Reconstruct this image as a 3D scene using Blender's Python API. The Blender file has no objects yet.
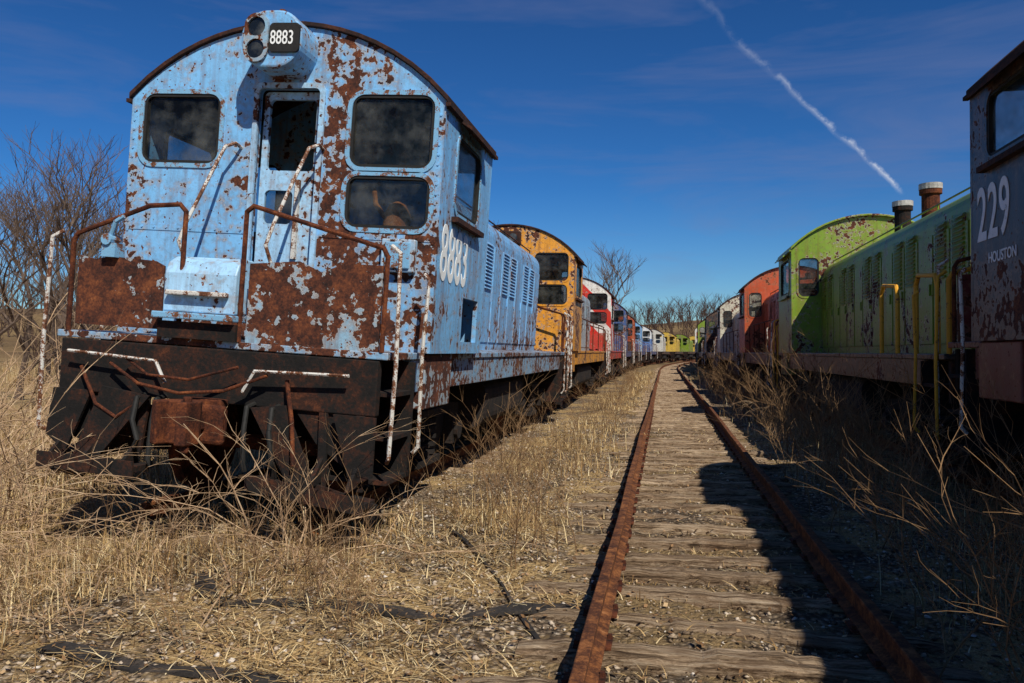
import bpy, math, random
import numpy as np
from mathutils import Vector, Matrix
S=bpy.context.scene
COL=S.collection
rad=math.radians
# ------------------------------------------------------------------ materials
def newmat(name):
    m=bpy.data.materials.new(name); m.use_nodes=True
    nt=m.node_tree; nt.nodes.clear()
    o=nt.nodes.new('ShaderNodeOutputMaterial'); b=nt.nodes.new('ShaderNodeBsdfPrincipled')
    nt.links.new(b.outputs[0],o.inputs[0])
    return m,nt,b
class G:
    def __init__(s,nt): s.nt=nt
    def link(s,a,b): s.nt.links.new(a,b)
    def setin(s,sock,v):
        if hasattr(v,'is_linked'): s.link(v,sock)
        else: sock.default_value=v
    def coord(s,kind='Object',loc=(0,0,0),scale=(1,1,1)):
        t=s.nt.nodes.new('ShaderNodeTexCoord'); m=s.nt.nodes.new('ShaderNodeMapping')
        m.inputs['Location'].default_value=loc; m.inputs['Scale'].default_value=scale
        s.link(t.outputs[kind],m.inputs[0]); return m.outputs[0]
    def noise(s,vec,scale,detail=4,rough=.5,dist=0):
        n=s.nt.nodes.new('ShaderNodeTexNoise'); s.link(vec,n.inputs['Vector'])
        n.inputs['Scale'].default_value=scale; n.inputs['Detail'].default_value=min(detail,7)
        n.inputs['Roughness'].default_value=rough; n.inputs['Distortion'].default_value=dist
        return n.outputs[0]
    def math(s,op,a,b=0.0,c=0.0):
        n=s.nt.nodes.new('ShaderNodeMath'); n.operation=op
        s.setin(n.inputs[0],a); s.setin(n.inputs[1],b); s.setin(n.inputs[2],c); return n.outputs[0]
    def rng(s,v,a,b,c=0.0,d=1.0,smooth=False):
        n=s.nt.nodes.new('ShaderNodeMapRange'); n.clamp=True
        if smooth: n.interpolation_type='SMOOTHSTEP'
        s.link(v,n.inputs[0])
        for i,x in enumerate((a,b,c,d)): s.setin(n.inputs[i+1],x)
        return n.outputs[0]
    def mix(s,f,a,b,mode='MIX'):
        n=s.nt.nodes.new('ShaderNodeMix'); n.data_type='RGBA'; n.blend_type=mode
        s.setin(n.inputs[0],f)
        for k,v in ((6,a),(7,b)):
            if isinstance(v,(tuple,list)): n.inputs[k].default_value=(v[0],v[1],v[2],1)
            else: s.link(v,n.inputs[k])
        return n.outputs[2]
    def ramp(s,f,stops):
        n=s.nt.nodes.new('ShaderNodeValToRGB'); cr=n.color_ramp
        while len(cr.elements)<len(stops): cr.elements.new(.5)
        for e,(p,c) in zip(cr.elements,stops): e.position=p; e.color=(c[0],c[1],c[2],1)
        s.link(f,n.inputs[0]); return n.outputs[0]
    def bump(s,h,strength=.3,dist=.02):
        n=s.nt.nodes.new('ShaderNodeBump'); n.inputs['Strength'].default_value=strength
        n.inputs['Distance'].default_value=dist; s.link(h,n.inputs['Height']); return n.outputs[0]
    def xyz(s,v):
        n=s.nt.nodes.new('ShaderNodeSeparateXYZ'); s.link(v,n.inputs[0]); return n.outputs
RUST=[(.30,(.010,.005,.004)),(.42,(.032,.011,.007)),(.50,(.08,.023,.011)),(.60,(.17,.05,.017)),(.72,(.36,.13,.04))]
def paint(name,c1,rust=.4,seed=0,c2=None,zb=None,stripe=None,chip=(.5,.53,.52),low=0.0,stain=.55,centre=0.0):
    m,nt,b=newmat(name); g=G(nt)
    v=g.coord(loc=(seed*3.7,seed*1.9,seed*2.3))
    vo=g.coord()
    x,y,z=g.xyz(vo)
    big=g.noise(v,.9,2,.5); fine=g.noise(v,5.5,7,.68,.1); blob=g.noise(v,15,1,.4); tiny=g.noise(v,45,3,.7)
    mm=g.math('MULTIPLY',fine,.5)
    mm=g.math('MULTIPLY_ADD',big,.36,mm)
    mm=g.math('MULTIPLY_ADD',blob,.24,mm)
    mm=g.math('MULTIPLY_ADD',tiny,.06,mm)
    if low: mm=g.math('ADD',mm,g.rng(z,2.65,1.7,0.0,low))
    if centre:
        fy=g.rng(y,.06,.12,1,0)
        ax=g.math('ABSOLUTE',g.math('SUBTRACT',x,.1))
        cf=g.math('MULTIPLY',g.rng(ax,.3,.8,centre*.8,0),g.rng(ax,.32,.36,0,1))
        bl=g.math('MULTIPLY',g.rng(z,2.75,2.5,0,centre*.6),g.rng(x,.3,.6))
        edge=g.rng(g.math('ABSOLUTE',x),1.42,1.6,0,centre*.6)
        top=g.rng(z,4.05,4.35,0,centre*.5)
        add=g.math('ADD',g.math('ADD',cf,bl),g.math('ADD',edge,top))
        mm=g.math('ADD',mm,g.math('MULTIPLY',add,fy))
    t=.745-rust*.25
    rmask=g.rng(mm,t,t+.005)
    chipm=g.rng(mm,t-.014,t-.009)
    halo=g.rng(mm,t-.08,t)
    spots=g.rng(g.math('MULTIPLY_ADD',big,.15,g.noise(v,24,2,.5)),.79-.12*rust,.80-.12*rust)
    rmask=g.math('MAXIMUM',rmask,spots)
    vs=g.coord(loc=(seed,seed,seed),scale=(9,9,.5))
    streak=g.rng(g.noise(vs,1.0,4,.65),.48,.75)
    base=c1
    if stripe:
        sv=g.math('ADD',g.math('ADD',x,y),z)
        fr=g.math('FRACT',g.math('MULTIPLY',sv,stripe[1]))
        base=g.mix(g.rng(fr,.5,.52),c1,stripe[0])
    if c2: base=g.mix(g.rng(z,zb,zb+.02),base,c2)
    fade=g.noise(v,2.2,4,.6)
    lite=tuple(min(1,c*1.2+.06) for c in c1)
    base2=g.mix(g.rng(fade,.35,.75,0,.5),base,lite) if not (stripe or c2) else base
    dirt=g.mix(g.rng(g.noise(v,14,5,.75),.48,.8,0,.6),base2,(.1,.08,.055))
    st=g.mix(g.math('MULTIPLY',streak,stain),dirt,(.17,.07,.028))
    st=g.mix(g.math('MULTIPLY',halo,.5),st,(.30,.17,.09))
    cc=g.mix(g.math('MULTIPLY',chipm,.5),st,chip)
    rc=g.ramp(g.math('MULTIPLY_ADD',tiny,.35,g.math('MULTIPLY',g.noise(v,6,5,.8),.65)),RUST)
    col=g.mix(rmask,cc,rc)
    g.link(col,b.inputs['Base Color'])
    g.link(g.rng(rmask,0,1,.42,.93),b.inputs['Roughness'])
    dent=g.noise(v,1.7,1,.4)
    h=g.math('SUBTRACT',g.math('MULTIPLY',tiny,.3),g.math('MULTIPLY',rmask,.5))
    h=g.math('MULTIPLY_ADD',dent,1.6,h)
    g.link(g.bump(h,.6,.012),b.inputs['Normal'])
    b.inputs['Specular IOR Level'].default_value=.4
    return m
def rusty(name,stops,scale=6,rough=.92,bs=.5,seed=0):
    m,nt,b=newmat(name); g=G(nt); v=g.coord(loc=(seed,seed*2,seed*3))
    n=g.noise(v,scale,5,.75); t=g.noise(v,scale*9,3,.7)
    c=g.ramp(g.math('MULTIPLY_ADD',t,.3,g.math('MULTIPLY',n,.7)),stops)
    g.link(c,b.inputs['Base Color']); b.inputs['Roughness'].default_value=rough
    b.inputs['Specular IOR Level'].default_value=.25
    if bs>0: g.link(g.bump(t,bs,.01),b.inputs['Normal'])
    return m
M_rust=rusty('rust_metal',RUST)
M_black=rusty('sooty_black_iron',[(.3,(.005,.005,.005)),(.48,(.013,.011,.01)),(.57,(.04,.016,.010)),(.68,(.12,.038,.016)),(.8,(.26,.1,.04))],4)
M_truck=rusty('greasy_truck_iron',[(.3,(.008,.007,.007)),(.5,(.022,.018,.016)),(.7,(.06,.032,.02))],5)
M_roof=rusty('rusted_roof',[(.3,(.012,.009,.008)),(.48,(.03,.015,.012)),(.6,(.08,.028,.015)),(.78,(.18,.07,.03))],3)
M_orange=rusty('orange_rust',[(.3,(.06,.02,.01)),(.45,(.2,.07,.022)),(.6,(.4,.17,.05)),(.8,(.5,.25,.1))],5)
M_rubber=rusty('rubber_gasket',[(.3,(.008,.008,.008)),(.7,(.03,.028,.025))],8,.7,.2)
M_inter=rusty('cab_interior',[(.3,(.03,.045,.05)),(.6,(.07,.1,.1)),(.8,(.1,.05,.03))],3)
M_steel=rusty('worn_rail_steel',[(.34,(.022,.010,.007)),(.47,(.085,.03,.014)),(.58,(.23,.085,.028)),(.72,(.42,.2,.09))],9)
def paintpipe(name,c,seed,lo=.46):
    return rusty(name,[(lo-.12,(.05,.02,.012)),(lo,(.2,.08,.035)),(lo+.03,c),(lo+.3,tuple(x*.8 for x in c))],9,.6,.3,seed)
M_whitepipe=paintpipe('flaking_white_paint',(.62,.6,.55),3,.49)
M_bluepipe=paintpipe('flaking_blue_paint',(.2,.42,.62),5)
M_yelpipe=paintpipe('flaking_yellow_paint',(.75,.36,.03),6,.40)
M_num=rusty('worn_white_lettering',[(.3,(.6,.6,.57)),(.5,(.85,.86,.83)),(.7,(.8,.8,.76))],9,.6,.1)
M_numg=rusty('chalky_white_lettering',[(.34,(.3,.3,.31)),(.42,(.72,.73,.75)),(.7,(.85,.86,.88))],9,.6,.1,9)
def glass(name='dusty_window_glass',a=.5):
    m,nt,b=newmat(name); g=G(nt); v=g.coord()
    n=g.noise(v,3,6,.65)
    g.link(g.mix(g.rng(n,.42,.8),(.01,.012,.013),(.17,.17,.15)),b.inputs['Base Color'])
    g.link(g.rng(n,.4,.8,.03,.3),b.inputs['Roughness'])
    g.link(g.rng(n,.4,.8,a,a+.35),b.inputs['Alpha'])
    return m
M_glass=glass(a=.18); M_lens=glass('lamp_lens',.9)
# ------------------------------------------------------------------ mesh builder
class B:
    def __init__(s): s.v=[]; s.f=[]
    def add(s,vs,fs):
        o=len(s.v); s.v+= [tuple(p) for p in vs]; s.f+= [tuple(i+o for i in f) for f in fs]; return s
    def box(s,x0,x1,y0,y1,z0,z1):
        return s.add([(x0,y0,z0),(x1,y0,z0),(x1,y1,z0),(x0,y1,z0),(x0,y0,z1),(x1,y0,z1),(x1,y1,z1),(x0,y1,z1)],
          [(3,2,1,0),(4,5,6,7),(0,1,5,4),(1,2,6,5),(2,3,7,6),(3,0,4,7)])
    def prism(s,poly,axis,a0,a1):
        n=len(poly)
        def P(p,a):
            return {'x':(a,p[0],p[1]),'y':(p[0],a,p[1]),'z':(p[0],p[1],a)}[axis]
        vs=[P(p,a0) for p in poly]+[P(p,a1) for p in poly]
        fs=[tuple(range(n))[::-1],tuple(range(n,2*n))]+[(i,(i+1)%n,n+(i+1)%n,n+i) for i in range(n)]
        return s.add(vs,fs)
    def tube(s,path,r,n=6,cap=True):
        path=[Vector(p) for p in path]; rs=r if isinstance(r,(list,tuple)) else [r]*len(path)
        vs=[];fs=[]
        t=(path[1]-path[0]).normalized(); up=Vector((0,0,1)) if abs(t.z)<.9 else Vector((1,0,0))
        a=t.cross(up).normalized()
        for i,p in enumerate(path):
            if i==0:t=path[1]-path[0]
            elif i==len(path)-1:t=path[i]-path[i-1]
            else:t=(path[i+1]-path[i]).normalized()+(path[i]-path[i-1]).normalized()
            if t.length<1e-9: t=Vector((0,0,1))
            t.normalize(); a=(a-t*a.dot(t))
            if a.length<1e-6: a=t.orthogonal()
            a.normalize(); b=t.cross(a)
            for k in range(n):
                q=2*math.pi*k/n; vs.append(p+(a*math.cos(q)+b*math.sin(q))*rs[i])
        for i in range(len(path)-1):
            for k in range(n):
                fs.append((i*n+k,i*n+(k+1)%n,(i+1)*n+(k+1)%n,(i+1)*n+k))
        if cap and n>2:
            fs.append(tuple(range(n))[::-1]); fs.append(tuple(range((len(path)-1)*n,len(path)*n)))
        return s.add(vs,fs)
    def cyl(s,p0,p1,r,n=20): return s.tube([p0,p1],r,n)
    def mesh(s,name,mat,smooth=False):
        me=bpy.data.meshes.new(name); me.from_pydata(s.v,[],s.f); me.update()
        import bmesh
        bm=bmesh.new(); bm.from_mesh(me); bmesh.ops.recalc_face_normals(bm,faces=bm.faces); bm.to_mesh(me); bm.free()
        me.materials.append(mat)
        if smooth:
            me.polygons.foreach_set('use_smooth',[True]*len(me.polygons))
        return me
    def obj(s,name,mat,parent=None,bevel=0,smooth=False,label=None):
        o=bpy.data.objects.new(name,s.mesh(name,mat,smooth)); COL.objects.link(o)
        if parent is not None: o.parent=parent
        if bevel:
            m=o.modifiers.new('bevel','BEVEL'); m.width=bevel; m.segments=2; m.limit_method='ANGLE'; m.angle_limit=rad(40)
        if smooth and bevel==0:
            m=o.modifiers.new('es','EDGE_SPLIT'); m.split_angle=rad(40)
        if label: o['label']=label
        return o
def rrect(x0,x1,z0,z1,r=.1,n=5):
    p=[]
    for cx,cz,a in ((x1-r,z1-r,0),(x0+r,z1-r,90),(x0+r,z0+r,180),(x1-r,z0+r,270)):
        for i in range(n+1):
            q=rad(a+90*i/n); p.append((cx+r*math.cos(q),cz+r*math.sin(q)))
    return p
def plate(b,outer,holes,axis,pos,th):
    cu=bpy.data.curves.new('tmp','CURVE'); cu.dimensions='2D'; cu.fill_mode='BOTH'; cu.extrude=th/2
    for poly in [outer]+holes:
        sp=cu.splines.new('POLY'); sp.points.add(len(poly)-1); sp.use_cyclic_u=True
        for q,p in zip(sp.points,poly): q.co=(p[0],p[1],0,1)
    o=bpy.data.objects.new('tmp',cu); COL.objects.link(o)
    me=bpy.data.meshes.new_from_object(o)
    vs=[]
    for v in me.vertices:
        a,c,d=v.co
        vs.append((a,pos+d,c) if axis=='y' else (pos+d,a,c))
    b.add(vs,[tuple(p.vertices) for p in me.polygons])
    bpy.data.meshes.remove(me); bpy.data.objects.remove(o); bpy.data.curves.remove(cu)
    return b
def text(s,name,size,xs,mat,parent,origin,ax,ay,spacing=1.0,bold=.012):
    cu=bpy.data.curves.new('t','FONT'); cu.body=s; cu.size=size; cu.extrude=.002; cu.space_character=spacing; cu.offset=size*bold
    o=bpy.data.objects.new('t',cu); COL.objects.link(o)
    me=bpy.data.meshes.new_from_object(o)
    ax=Vector(ax);ay=Vector(ay);az=ax.cross(ay);og=Vector(origin)
    for v in me.vertices: v.co=og+ax*v.co.x*xs+ay*v.co.y+az*v.co.z
    bpy.data.objects.remove(o); me.materials.clear(); me.materials.append(mat)
    ob=bpy.data.objects.new(name,me); COL.objects.link(ob); ob.parent=parent; return ob
# ------------------------------------------------------------------ locomotive
HW=1.6; EAVE=3.8; APEX=4.49; R=((HW**2)+(APEX-EAVE)**2)/(2*(APEX-EAVE)); DECK=1.5
def arc(hw,off=0,n=18):
    p=[];rr=R+off
    for i in range(n+1):
        u=hw-2*hw*i/n
        p.append((u,APEX-R+math.sqrt(rr*rr-u*u)))
    return p
def loco(label,x,y,rot,body,hoodmat,framemat,railmat,cablen=2.0,hoodlen=7.8,lean=0,detail=2,hero=False,z=0,panelmat=None,roofmat=None,
         sidenum=None,group='derelict locomotives coupled in a line',framemat_win=None,category='locomotive',hw=.95,ht=3.55,stackmats=None,green=False,sz=(2.85,3.62)):
    E=bpy.data.objects.new('locomotive',None); COL.objects.link(E); E.empty_display_size=.5
    E.location=(x,y,z); E.rotation_euler=(0,rad(lean),rad(rot))
    E['label']=label; E['category']=category; E['group']=group
    P=E; roofmat=roofmat or M_roof; panelmat=panelmat or body; wf=framemat_win or body
    LW=(-1.46,-.64,3.17,3.84)
    fr=[LW]; 
    if hero: fr+=[(.7,1.5,3.18,3.85),(.69,1.5,2.62,3.1)]; door=(-.24,.38,DECK+.45,3.9)
    else: fr+=[(.64,1.46,3.17,3.84),(.66,1.44,2.6,3.08)]; door=(-.32,.32,DECK+.2,3.8)
    bodyout=[(-HW,DECK),(HW,DECK)]+arc(HW)
    def hole(w,gr=0,r=.12): return rrect(w[0]-gr,w[1]+gr,w[2]-gr,w[3]+gr,r+gr)
    sw=(.42,cablen-.35,sz[0],sz[1])
    if hero: sw=(.5,cablen-.55,sz[0]+.03,sz[1])
    cab=B()
    plate(cab,bodyout,[hole(w) for w in fr]+[rrect(door[0],door[1],door[2],door[3],.05)],'y',.025,.05)
    back=[(-1.45,-1.02,2.75,3.6),(1.02,1.45,2.75,3.6)]
    plate(cab,bodyout,[hole(w) for w in back],'y',cablen-.025,.05)
    for sgn in (-1,1):
        hs=[hole(sw)]
        if hero and sgn==1: hs.append([(1.08,1.62),(1.75,1.62),(1.75,2.08),(1.08,2.08)])
        plate(cab,[(.0505,DECK),(cablen-.0505,DECK),(cablen-.0505,EAVE),(.0505,EAVE)],hs,'x',sgn*(HW-.026),.05)
    co=cab.obj('cab',body,P)
    B().box(-HW+.06,HW-.06,.06,cablen-.06,DECK+.01,DECK+.06).obj('cab_floor',M_inter,P)
    rf=B(); a=arc(HW+.02,.045); bb=arc(HW+.02,.005)
    rf.prism(a+bb[::-1],'y',-.035,cablen+.08)
    ro=rf.obj('cab_roof',roofmat,P,bevel=.006)
    if detail>0:
        for sgn in (-1,1):
            B().box(*sorted((sgn*(HW+.002),sgn*(HW+.05))),-.03,cablen+.06,EAVE-.05,EAVE-.015).obj('rain_gutter',roofmat,ro)
    def window(nm,w,axis,pos,lab=None,gl_=True):
        fb=B(); plate(fb,hole(w,.045),[hole(w,.001)],axis,pos,.075)
        f=fb.obj(nm,wf,P,bevel=.006 if detail>1 else 0,label=lab)
        gb=B(); plate(gb,hole(w,-.001),[hole(w,-.028,.09)],axis,pos,.056); gb.obj('gasket',M_rubber,f)
        if gl_: gl=B(); plate(gl,hole(w,-.02,.09),[],axis,pos,.008); gl.obj('glass',M_glass,f)
    if detail>0:
        for w in fr: window('front_window',w,'y',.025)
        for w in back: window('rear_window',w,'y',cablen-.025)
        for sgn in (-1,1): window('side_window',sw,'x',sgn*(HW-.026))
        for sgn in (1,-1):
            q=B(); q.prism([(sgn*(HW+.03),3.76),(sgn*(HW+.03),3.73),(sgn*(HW+.14),3.66),(sgn*(HW+.14),3.69)],'y',sw[0]-.06,sw[1]+.06); q.obj('window_awning',roofmat,P)
            q=B().box(*sorted((sgn*(HW+.002),sgn*(HW+.07))),sw[0]-.08,sw[1]+.08,sw[2]-.11,sw[2]-.06); q.obj('arm_rest',roofmat,P)
    # door
    d=B(); dw=(door[0]+.07,door[1]-.07,door[3]-.76,door[3]-.08); dl=(door[0]+.12,door[1]-.12,door[2]+.7,door[2]+1.1)
    if hero: dl=(door[0]+.07,door[0]+.36,2.63,2.95)
    plate(d,rrect(door[0]+.01,door[1]-.01,door[2]+.01,door[3]-.01,.05),[rrect(*dw,.05),rrect(*dl,.05)],'y',.095,.04)
    do=d.obj('cab_door',PALEB if hero else body,P,label='narrow pale blue cab door with two windows' if hero else None)
    if detail>0:
        for dd in (dw,dl):
            if hero and dd is dw: continue
            gl=B(); plate(gl,rrect(*dd,.04),[],'y',.1,.01)
            gl.obj('door_glass',M_glass,do)
        if hero:
            B().box(.16,.2,.03,.075,2.3,3.05).obj('door_handle_bar',M_whitepipe,do)
        fb=B(); plate(fb,rrect(door[0]-.05,door[1]+.05,door[2]-.05,door[3]+.05,.08),[rrect(door[0],door[1],door[2],door[3],.05)],'y',.0,.06); fb.obj('door_frame',PALEB if hero else body,P,bevel=.006)
    # hood
    h=B()
    prof=[(-hw,DECK),(hw,DECK),(hw,ht-.3)]+[(hw-.3+.3*math.cos(rad(q)),ht-.3+.3*math.sin(rad(q))) for q in (15,30,45,60,75)]+[(hw-.45,ht+.01),(0,ht+.05),(-hw+.45,ht+.01)]+[(-hw+.3-.3*math.cos(rad(q)),ht-.3+.3*math.sin(rad(q))) for q in (75,60,45,30,15)]+[(-hw,ht-.3)]
    he=cablen+hoodlen
    h.prism(prof,'y',cablen,he); ho=h.obj('engine_hood',hoodmat,P)
    if detail>0:
        nd=max(3,int(hoodlen/.62)); step=hoodlen/nd
        for sgn in (1,-1):
            if detail==1 and sgn==-1: continue
            for i in range(nd):
                y0=cablen+i*step+.03;y1=y0+step-.06
                q=B().box(*sorted((sgn*(hw-.01),sgn*(hw+.018))),y0,y1,DECK+.12,ht-.42)
                q.box(*sorted((sgn*(hw+.018),sgn*(hw+.04))),y1-.09,y1-.06,DECK+.75,DECK+.9)
                dr=q.obj('hood_door',hoodmat,ho,bevel=.006 if detail>1 else 0)
                if i%3==2: continue
                q=B(); y0+=.07;y1-=.1
                for k in range(13):
                    zz=DECK+.95+k*.055
                    q.prism([(sgn*(hw+.017),zz),(sgn*(hw+.045),zz-.012),(sgn*(hw+.045),zz-.004),(sgn*(hw+.017),zz+.028)],'y',y0,y1)
                q.box(*sorted((sgn*(hw+.017),sgn*(hw+.022))),y0-.01,y0+.005,DECK+.93,DECK+1.66)
                q.obj('louvre_bank',hoodmat,dr)
            q=B()
            q.tube([(sgn*(hw-.22),cablen+.1,ht+.06),(sgn*(hw-.22),he-.1,ht+.06)],.013)
            for i in range(6):
                yy=cablen+.1+(hoodlen-.2)*i/5; q.tube([(sgn*(hw-.22),yy,ht-.05),(sgn*(hw-.22),yy,ht+.06)],.011)
            q.obj('hood_grab_rail',railmat if not green else hoodmat,ho)
        for k,yy in enumerate((4.6,6.2) if green else (cablen+hoodlen*.33,cablen+hoodlen*.6)):
            sh=.86 if green else .4
            q=B(); q.tube([(0,yy,ht),(0,yy,ht+sh-.16),(0,yy,ht+sh-.16),(0,yy,ht+sh)],[.14,.14,.175,.175],18); q.cyl((0,yy,ht+sh-.02),(0,yy,ht+sh+.02),.13,18)
            so_=q.obj('exhaust_stack',(stackmats or (M_black,M_rust))[k],ho)
            if green:
                q=B(); q.tube([(0,yy,ht+sh-.08),(0,yy,ht+sh+.015)],.182,18); q.obj('stack_cap',M_cap,so_)
        q=B()
        for k in range(16): q.box(-.7,.7,he-.002,he+.05,2.0+k*.085,2.0+k*.085+.04)
        plate(q,rrect(-.78,.78,1.92,3.36,.05),[rrect(-.7,.7,1.98,3.3,.03)],'y',he+.03,.07)
        q.obj('radiator_grille',roofmat,ho)
        q=B().box(-.28,.28,he-.002,he+.16,ht-.32,ht+.1).obj('headlight_casing',hoodmat,ho,bevel=.03)
        for sx in (-.13,.13): B().cyl((sx,he+.155,ht-.1),(sx,he+.175,ht-.1),.09).obj('headlight_lens',M_lens,q)
    ye=he+.9
    f=B(); f.box(-1.52,1.52,-.88,ye,DECK-.06,DECK)
    f.box(-1.5,-1.42,-.2,ye-.7,DECK-.36,DECK-.061); f.box(1.42,1.5,-.2,ye-.7,DECK-.36,DECK-.061)
    f.box(-.8,.8,-.8,ye-.1,DECK-.5,DECK-.062)
    f.obj('underframe',framemat,P,bevel=.008)
    for end,(yy,s) in enumerate(((-.9,-1),(ye,1))):
        if detail==0 and end==1: continue
        q=B(); q.box(-1.45,1.45,*sorted((yy,yy-s*.1)),.98,DECK-.07); bo=q.obj('end_beam',M_black,P,bevel=.01)
        c=B(); c.box(-.17,.17,*sorted((yy,yy+s*.12)),.7,1.02)
        c.box(-.09,.09,*sorted((yy+s*.12,yy+s*.3)),.78,.94)
        c.prism([(-.1,yy+s*.27),(-.17,yy+s*.38),(-.18,yy+s*.52),(-.11,yy+s*.56),(-.08,yy+s*.44),(.02,yy+s*.42),(.04,yy+s*.54),(.12,yy+s*.52),(.14,yy+s*.36),(.1,yy+s*.27)],'z',.68,1.02)
        c.cyl((.08,yy+s*.45,.62),(.08,yy+s*.45,1.06),.035,10)
        c.obj('coupler',M_rust,P,bevel=.012)
        for sx in (-1,1):
            q=B()
            sp=[(yy+s*.0,DECK-.08),(yy-s*.75,DECK-.08),(yy-s*.62,.42),(yy-s*.1,.42)]
            q.prism(sp,'x',*sorted((sx*1.02,sx*1.05)))
            for zz in (.42,.78,1.14): q.box(*sorted((sx*1.05,sx*1.55)),*sorted((yy-s*.1,yy-s*.6)),zz,zz+.035)
            q.box(*sorted((sx*1.0,sx*1.56)),*sorted((yy-s*.62,yy-s*.65)),.42,DECK-.08)
            q.obj('side_step',M_black,P)
            q=B(); dz=-.03 if sx>0 else .08; W=1.5 if sx>0 else 1.4
            q.prism([(sx*.5,.38),(sx*W,.31+dz),(sx*W,.355+dz),(sx*.5,.425)],'y',*sorted((yy+s*.0,yy+s*.24)))
            q.prism([(sx*.5,.34),(sx*W,.27+dz),(sx*W,.40+dz),(sx*.5,.47)],'y',*sorted((yy+s*.24,yy+s*.26)))
            for u0,u1 in ((.62,.56),(1.0,.98),(1.32,1.3)):
                q.prism([(sx*u1,.98),(sx*(u1+.07),.98),(sx*(u0+.07),.40+dz),(sx*u0,.40+dz)],'y',*sorted((yy+s*.01,yy-s*.02)))
                q.prism([(yy+s*.0,.42),(yy+s*.23,.40),(yy+s*.2,.45),(yy+s*.0,.62)],'x',*sorted((sx*(u0+.01),sx*(u0+.04))))
            q.prism([(sx*.75,.98),(sx*1.42,.98),(sx*1.42,.62),(sx*1.2,.55),(sx*.95,.72)],'y',*sorted((yy-s*.03,yy-s*.05)))
            q.obj('footboard',M_black,P)
            if detail>0:
                q=B()
                q.tube([(sx*1.57,yy-s*.02,.62),(sx*1.6,yy+s*.03,.66),(sx*1.61,yy+s*.03,1.4),(sx*1.585,yy+s*.03,2.3),(sx*1.5,yy+s*.0,2.36)],.018,8)
                q.obj('grab_iron',M_whitepipe if not green else M_yelpipe,P,smooth=True)
                q=B(); q.tube([(sx*1.57,yy-s*.68,.62),(sx*1.62,yy-s*.68,.68),(sx*1.6,yy-s*.68,1.5),(sx*1.62,yy-s*.68,2.15),(sx*1.57,yy-s*.68,2.2)],.018,8)
                q.obj('grab_iron',M_whitepipe if not green else M_yelpipe,P,smooth=True)
        if detail>0:
            zo,zi=2.35,2.63; rr_=.022 if not green else .028
            q=B(); q.tube([(-1.42,yy-s*.03,DECK),(-1.42,yy-s*.03,zo-.06),(-1.38,yy-s*.03,zo),(-.7,yy-s*.03,zi-.02),(-.42,yy-s*.03,zi),(-.36,yy-s*.03,zi-.06),(-.36,yy-s*.03,DECK)],rr_,8)
            q.obj('end_railing',M_rust if not green else M_yelpipe,P,smooth=True)
            q=B(); q.tube([(1.46,yy-s*.03,DECK),(1.46,yy-s*.03,zo-.08),(1.42,yy-s*.03,zo-.01),(.26,yy-s*.03,zi+.01),(.2,yy-s*.03,zi-.04),(.2,yy-s*.03,DECK)],rr_,8)
            q.obj('end_railing',M_rust if not green else M_yelpipe,P,smooth=True)
            q=B(); q.tube([(-1.3,yy+s*.1,1.33),(-.45,yy+s*.12,1.3),(-.35,yy+s*.12,1.12)],.015,6); q.obj('uncoupling_lever',M_whitepipe,P)
            q=B(); q.tube([(.35,yy+s*.12,1.1),(.45,yy+s*.12,1.28),(1.25,yy+s*.1,1.3)],.015,6); q.obj('uncoupling_lever',M_whitepipe,P)
            if detail>1:
                for sx,sd in ((-.42,1),(.4,2),(.62,3),(-.6,4)):
                    q=B(); q.tube([(sx,yy,1.0),(sx,yy+s*.12,.98),(sx+.03,yy+s*.2,.8),(sx+.05*sd/2,yy+s*.22,.45+.05*sd),(sx+.06,yy+s*.2,.38+.05*sd)],.022,8); q.obj('air_hose',M_rubber,P,smooth=True)
    if green:
        for a0 in (he-.1,he-1.6):
            q=B(); q.tube([(1.5,a0+.75,DECK),(1.5,a0+.75,2.2),(1.5,a0+.68,2.35),(1.5,a0+.1,2.4),(1.5,a0,2.3),(1.5,a0,DECK)],.028,8); q.obj('walkway_hoop',M_yelpipe,P,smooth=True)
    if detail>0:
        lab='rust-eaten sheet panel at the platform end' if hero else None
        q=B(); q.prism([(-1.36,DECK+.06),(-.53,DECK+.06),(-.53,2.1),(-.62,2.14),(-1.05,2.16),(-1.2,2.13),(-1.36,2.16)],'y',-.87,-.85); q.obj('platform_panel',panelmat,P,label=lab)
        q=B(); q.prism([(.26,DECK+.0),(1.43,DECK+.0),(1.43,2.2),(1.1,2.2),(.9,2.12),(.7,2.2),(.26,2.16)],'y',-.87,-.85); q.obj('platform_panel',panelmat,P,label=lab)
        q=B(); q.prism([(-.9,1.72),(-.9,2.05),(-.86,2.14),(-.75,2.2),(-.62,2.2),(-.62,1.72)],'x',-.5,.16); sb=q.obj('walkway_step_box',PALEB if hero else body,P,bevel=.012)
        B().box(-.54,.2,-1.0,-.72,1.66,1.715).obj('drop_step',M_bluepipe if hero else M_rust,P,bevel=.01)
        B().box(-.45,.11,-.97,-.905,1.86,1.9).obj('drop_step',M_whitepipe,P,bevel=.01)
        if hero:
            B().box(-.52,.2,-.93,-.88,1.5,1.64).obj('toe_board',M_black,P)
        elif not green:
          for sx in (-1,1):
            q=B(); 
            q.tube([(sx*1.48,cablen+.2,2.4),(sx*1.48,he+.1,2.4)],.018,6)
            n=5
            for i in range(n): yy=cablen+.5+(hoodlen-.6)*i/(n-1); q.tube([(sx*1.48,yy,DECK-.2),(sx*1.48,yy,2.4)],.017,6)
            q.obj('walkway_handrail',railmat,P)
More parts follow.
